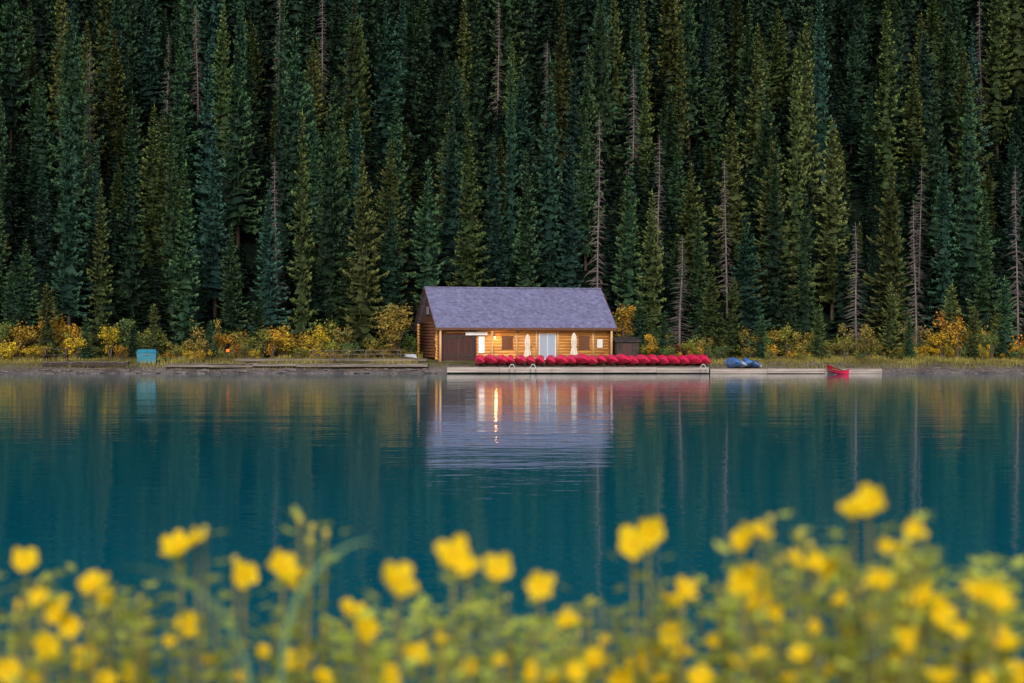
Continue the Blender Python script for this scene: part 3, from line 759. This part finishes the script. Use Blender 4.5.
canoe(CR,X_at(838,137.4),137.6,-.10,0,math.radians(14),'red canoe floating off the end of the low dock with raised bow',pitch=math.radians(5),rest=True,sc=.85)
canoe(CG,X_at(410,146),146.3,1.18,math.radians(165),math.radians(25),'small grey boat turned over on the boardwalk beside the boathouse',sc=.55)

# left shore furniture: dark picnic table, teal bin, post
e=empty('picnic_table',(X_at(56.5,143),143.0,.98),math.radians(4))
b=MB()
for k in range(4): b.box(-1.1,1.1,-.38+k*.195,-.38+k*.195+.18,1.02,1.08)
b.build('tabletop',M['dark_wood'],e)
for s in (-1,1):
    b=MB(); b.box(-1.1,1.1,s*.75-.13,s*.75+.13,.52,.57); b.build('bench',M['dark_wood'],e)
for s in (-.85,.85):
    b=MB()
    b.add([(s+dx,y,z) for dx in (-.04,.04) for (y,z) in ((-.62,0),(-.52,0),(-.18,1.0),(-.28,1.0))],[(0,1,2,3),(7,6,5,4),(0,4,5,1),(1,5,6,2),(2,6,7,3),(3,7,4,0)])
    b.add([(s+dx,y,z) for dx in (-.04,.04) for (y,z) in ((.62,0),(.52,0),(.18,1.0),(.28,1.0))],[(0,1,2,3),(7,6,5,4),(0,4,5,1),(1,5,6,2),(2,6,7,3),(3,7,4,0)])
    b.box(s-.05,s+.05,-.86,.86,.42,.51)
    b.build('leg_frame',M['dark_plank'],e)
tag(e,'dark wooden picnic table on the far left platform','picnic table')
x=X_at(146.5,144); e=empty('storage_bin',(x,144,ground_z(x,144)+.02),.1); b=MB()
vs=[(-.75,0,0),(.75,0,0),(.75,.9,0),(-.75,.9,0),(-.82,-.05,.85),(.82,-.05,.85),(.82,.95,.85),(-.82,.95,.85)]
b.add(vs,[(0,3,2,1),(4,5,6,7),(0,1,5,4),(1,2,6,5),(2,3,7,6),(3,0,4,7)]); b.build('body',M['teal'],e)
b=MB(); b.add([(-.87,-.1,.855),(.87,-.1,.855),(.87,1,.855),(-.87,1,.855),(-.7,.2,1.15),(.7,.2,1.15),(.7,.85,1.15),(-.7,.85,1.15)],[(0,3,2,1),(4,5,6,7),(0,1,5,4),(1,2,6,5),(2,3,7,6),(3,0,4,7)]); b.build('lid',M['teal'],e)
b=MB(); b.box(-.3,.3,-.13,-.1,.68,.73); b.build('handle',M['metal'],e)
tag(e,'teal storage bin with a sloped lid on the left shore','bin')
e=empty('trail_post',(X_at(228,145.5),145.5,.95)); b=MB(); b.tube([(0,0,-.2),(0,0,1.1)],.06,7); b.build('post',M['dark_wood'],e); b=MB(); b.box(-.15,.15,-.09,-.065,.8,1.05); b.build('sign_board',M['orange'],e)
tag(e,'short trail post with an orange board on the left grass','post')

# ------------------------------------------------------------------ foreground cinquefoil shrubs
M['petal']=simple('petal',(.90,.56,.003),(.97,.74,.010),60,rough=.6,spec=.2)
m=M['petal']; nt=m.node_tree; bs=nt.nodes['Principled BSDF']; tr=N(nt,'ShaderNodeBsdfTranslucent'); tr.inputs['Color'].default_value=(1.0,.76,.005,1)
mx=N(nt,'ShaderNodeMixShader'); mx.inputs[0].default_value=.4; nt.links.new(bs.outputs[0],mx.inputs[1]); nt.links.new(tr.outputs[0],mx.inputs[2]); nt.links.new(mx.outputs[0],nt.nodes['Material Output'].inputs['Surface'])
M['stamen']=simple('stamen',(.62,.32,.01),(.76,.42,.02),40)
M['bud']=simple('bud',(.36,.30,.05),(.60,.50,.08),40)
M['leaf']=foliage('cinquefoil_leaf',(.12,.17,.035),(.62,.68,.11),.15,.42)
M['blade']=foliage('grass_stalk',(.12,.22,.08),(.24,.38,.18),.1,.3)
def flower_mesh(seed):
    rnd=random.Random(seed); b=MB()
    for k in range(5):
        a=2*PI*k/5+rnd.uniform(-.2,.2); L=rnd.uniform(.78,1.18); cup=rnd.uniform(-.15,.55); W=rnd.uniform(.34,.46)
        d=Vector((math.cos(a),math.sin(a),0)); s=Vector((-d.y,d.x,0)); rows=[]
        for i in range(6):
            u=i/5; wd=W*math.sin(PI*min(1,(.12+.88*u)**.9*.80))*1.05; zz=cup*u*u+.03*(k%2)
            if i==5: wd*=.72
            for v in (-1,-.5,0,.5,1):
                rows.append(d*(L*(.08+.92*u-(.10*abs(v) if i==5 else 0)))+s*(wd*v)+Vector((0,0,zz+.12*abs(v)**2*u)))
        b.add(rows,[(i*5+j,i*5+j+1,(i+1)*5+j+1,(i+1)*5+j) for i in range(5) for j in range(4)])
    return b.mesh('flower',M['petal'],True)
FM=[flower_mesh(i) for i in range(10)]
b=MB(); r_=random.Random(1)
b.tube([(0,0,-.02),(0,0,.08),(0,0,.12)],[.12,.11,.04],10)
for k in range(22):
    a=r_.uniform(0,6.28); q=r_.uniform(.05,.16); b.tube([(q*.6*math.cos(a),q*.6*math.sin(a),.08),(q*1.2*math.cos(a),q*1.2*math.sin(a),.24)],[.012,.022],3)
STM=b.mesh('stamens',M['stamen'])
b=MB(); b.tube([(0,0,-.5),(0,0,-.1),(0,0,.3),(0,0,.6)],[.15,.42,.38,.05],8); BUD=b.mesh('bud',M['bud'],True)
groups=[
 ('yellow flowering cinquefoil bush at the lower left corner of the view',(-10,140),1.45,
  [(25,561,16),(93,587,19),(106,597,12),(58,612,18),(38,596,12),(70,625,15),(45,645,16),(8,668,17),(88,658,18),(20,605,10),(128,672,11),(30,676,12),(105,680,13)],(30,560),600),
 ('sparse cinquefoil bush with few yellow blooms left of centre',(150,330),1.55,
  [(178,547,20),(195,540,14),(243,575,16),(282,567,18),(299,580,16),(187,625,17),(300,662,19),(320,676,15),(262,650,9),(208,662,11),(170,640,9),(240,678,10)],(240,560),626),
 ('yellow flowering cinquefoil bush just left of the middle of the foreground',(345,575),1.4,
  [(350,612,17),(365,630,16),(397,582,23),(453,555,22),(468,566,14),(497,568,20),(541,586,17),(567,620,14),(415,655,17),(390,674,15),(530,672,13),(470,668,14),(555,676,15),(440,640,9),(500,660,9),(575,672,12)],(450,600),624),
 ('cinquefoil bush with one high bloom right of the middle of the foreground',(590,715),1.5,
  [(634,543,20),(649,531,19),(668,600,21),(683,590,17),(595,662,20),(680,652,16),(640,665,18),(700,678,16),(620,678,16),(672,634,15),(712,640,10),(605,640,9),(660,680,13),(655,648,10)],(650,600),616),
 ('densest cinquefoil bush with many yellow blooms at the lower right',(730,1030),1.35,
  [(744,540,19),(760,534,17),(742,582,20),(757,596,19),(752,575,16),(855,508,19),(871,502,19),(922,600,20),(938,612,19),(982,592,20),(998,600,17),(880,580,20),(888,551,17),(830,570,17),(816,562,13),(796,562,16),(915,530,12),(850,640,18),(1000,642,20),(965,660,16),
   (765,634,18),(800,655,13),(735,665,17),(905,640,16),(880,676,16),(942,678,16),(1018,672,17),(840,600,11),(775,612,11),(815,626,10),(870,618,11),(960,628,11),(790,680,13),(830,672,12),(985,680,13),(760,655,13),(895,660,12)],(870,560),582)]
rf_=random.Random(77)
for lab,(pa,pb_),Y0,fl,cen,leafy in groups:
    pc=(pa+pb_)/2; bx=X_at(pc,Y0); gz=ground_z(bx,Y0+.05); base=Vector((bx,Y0+.05,gz-.03))
    e=empty('cinquefoil_bush',base); stems=MB(); fol=MB()
    def stem(tgt,leaves=True,clear=.03,r=.0012,dens=1.0):
        lt_=tgt-base
        root=Vector((rf_.uniform(-.06,.06),rf_.uniform(-.06,.06),0))
        low=Vector((lt_.x*.75,lt_.y*.75,lt_.z*.5)); pts=[]
        for i in range(9):
            u=i/8; p=root*(1-u)**2+low*2*u*(1-u)+lt_*u*u; p+=Vector((rf_.uniform(-1,1),rf_.uniform(-1,1),0))*.005*(1-u); pts.append(p)
        pts[-1]=lt_
        stems.tube(pts,[.004-(.004-r)*i/8 for i in range(9)],4)
        if not leaves: return
        s=clear
        while s<.40:
            u=max(0,1-s/lt_.length); p=root*(1-u)**2+low*2*u*(1-u)+lt_*u*u
            a=rf_.uniform(0,6.28); d=Vector((math.cos(a),math.sin(a),rf_.uniform(.1,.9))).normalized()
            ln=rf_.uniform(.008,.022); q=p+d*ln
            ti=max(0,min(1,.95-s*1.4+rf_.uniform(-.45,.3)))
            sd=d.cross(Vector((0,0,1))).normalized()
            for k in range(5):
                an=(k-2)*.62; dd=(d*math.cos(an)+sd*math.sin(an)).normalized(); l=rf_.uniform(.009,.017); w_=l*.22
                ss=dd.cross(Vector((rf_.uniform(-.4,.4),rf_.uniform(-.4,.4),1))).normalized()
                fol.add([q,q+dd*l*.5+ss*w_,q+dd*l,q+dd*l*.5-ss*w_],[(0,1,2,3)],ti)
            s+=rf_.uniform(.008,.017)/dens
    for px,py,r in fl:
        Y=Y0+rf_.uniform(-.16,.03); t=at(px,py,Y); t2=t-Vector((0,-.006,.006))
        stem(t2,True,.02,dens=.7)
        f=child('flower',rf_.choice(FM),e); f.location=t-base; sc=r/F*Y*rf_.uniform(.82,.95); f.scale=(sc,sc,sc)
        f.rotation_euler=Euler((math.radians(rf_.uniform(20,88)),rf_.uniform(-.5,.5),rf_.uniform(-.9,.9))); 
        c=child('stamens',STM,f)
    nsh=int((pb_-pa)/(3.9 if pa>=730 or pa<0 else (4.4 if pa!=150 else 7)))
    for i in range(nsh):
        px=rf_.uniform(pa-15,pb_+15); Y=Y0+rf_.uniform(-.05,.35)
        clump=26*noise.noise(Vector((px*.022,3.1,0)))
        py=leafy-14+clump+rf_.expovariate(1/34)+ (8 if abs(px-cen[0])>60 else -10)
        t=at(px,py,Y); stem(t,True,.0)
        if rf_.random()<.3:
            q=child('bud',BUD,e); q.location=t-base; q.scale=(.006,.006,.006); q.rotation_euler=(rf_.uniform(-.5,.5),rf_.uniform(-.5,.5),0)
    if pa==150:
        for px,py in ((300,520),(312,528),(326,534),(310,540),(235,560),(205,530)):
            t=at(px,py,1.5); stem(t,True,.004,dens=.6); q=child('bud',BUD,e); q.location=t-base; q.scale=(.008,.008,.008)
    if pa==730:
        for px,py in ((915,525),(925,535),(800,535),(770,520),(845,560),(900,560),(810,545),(905,545),(780,560),(860,590),(870,600)):
            t=at(px,py,1.35); stem(t,True,.004,dens=.8); q=child('bud',BUD,e); q.location=t-base; q.scale=(.008,.008,.008)
    stems.build('stems',M['stem'],e,True); fol.build('foliage',M['leaf'],e)
    tag(e,lab,'flowering bush','yellow cinquefoil bushes in the foreground')
def gstalk(pts,Y,w_,label):
    P=[at(a,b_,Y) for a,b_ in pts]; gz=ground_z(P[-1].x,Y); base=Vector((P[-1].x,Y,gz-.02)); P.append(Vector((P[-1].x,Y,gz-.02)))
    b=MB(); vs=[];n=len(P)
    for i,p in enumerate(P):
        d=(P[min(i+1,n-1)]-P[max(i-1,0)]).normalized(); s=Vector((d.z,0,-d.x)); k=w_*(.15+.85*min(1,i/(n*.4))); vs+= [p-base-s*k,p-base+s*k+Vector((0,.002,0))]
    b.add(vs,[(2*i,2*i+1,2*i+3,2*i+2) for i in range(n-1)],.8); o=b.build('grass_stalk',M['blade']); o.location=base
    tag(o,label,'grass stalk','long grass leaves in the foreground')
gstalk([(112,565),(140,568),(170,577),(200,592),(228,620),(245,660),(255,720)],1.2,.0018,'long pale grass leaf arching left over the sparse bush')
gstalk([(372,540),(350,545),(325,560),(300,590),(285,630),(278,720)],1.2,.0020,'long pale grass leaf arching right above the sparse bush')
gstalk([(474,478),(478,510),(484,560),(488,640),(490,720)],1.1,.0006,'thin upright grass stalk behind the pair of blooms in the middle')

# ------------------------------------------------------------------ light, sky, camera
wd=bpy.data.worlds.new("World"); bpy.context.scene.world=wd; wd.use_nodes=True; nt=wd.node_tree
sk=nt.nodes.new('ShaderNodeTexSky'); sk.sky_type='NISHITA'; sk.sun_disc=False
EL=math.radians(26); AZ=math.radians(184)
sk.sun_elevation=EL; sk.sun_rotation=AZ; sk.air_density=1.2; sk.dust_density=1.5; sk.ozone_density=1.5
bg=nt.nodes['Background']; bg.inputs['Strength'].default_value=.15; nt.links.new(sk.outputs[0],bg.inputs['Color'])
sl=bpy.data.lights.new('sun','SUN'); sl.energy=2.6; sl.angle=math.radians(14); sl.color=(1,.91,.80)
so=bpy.data.objects.new('sun',sl); C.objects.link(so)
dirv=Vector((math.sin(AZ)*math.cos(EL),math.cos(AZ)*math.cos(EL),math.sin(EL)))
so.rotation_euler=dirv.to_track_quat('Z','Y').to_euler(); so.location=(0,-20,60)
cd=bpy.data.cameras.new('camera'); co=bpy.data.objects.new('camera',cd); C.objects.link(co)
cd.sensor_width=36; cd.lens=F/1024*36; co.location=(0,0,CAMZ); co.rotation_euler=(PI/2,0,0); cd.clip_end=3000; cd.clip_start=.05
cd.dof.use_dof=True; cd.dof.focus_distance=146; cd.dof.aperture_fstop=5.8
bpy.context.scene.camera=co
vs_=bpy.context.scene.view_settings; vs_.view_transform='Standard'; vs_.look='None'; vs_.exposure=0
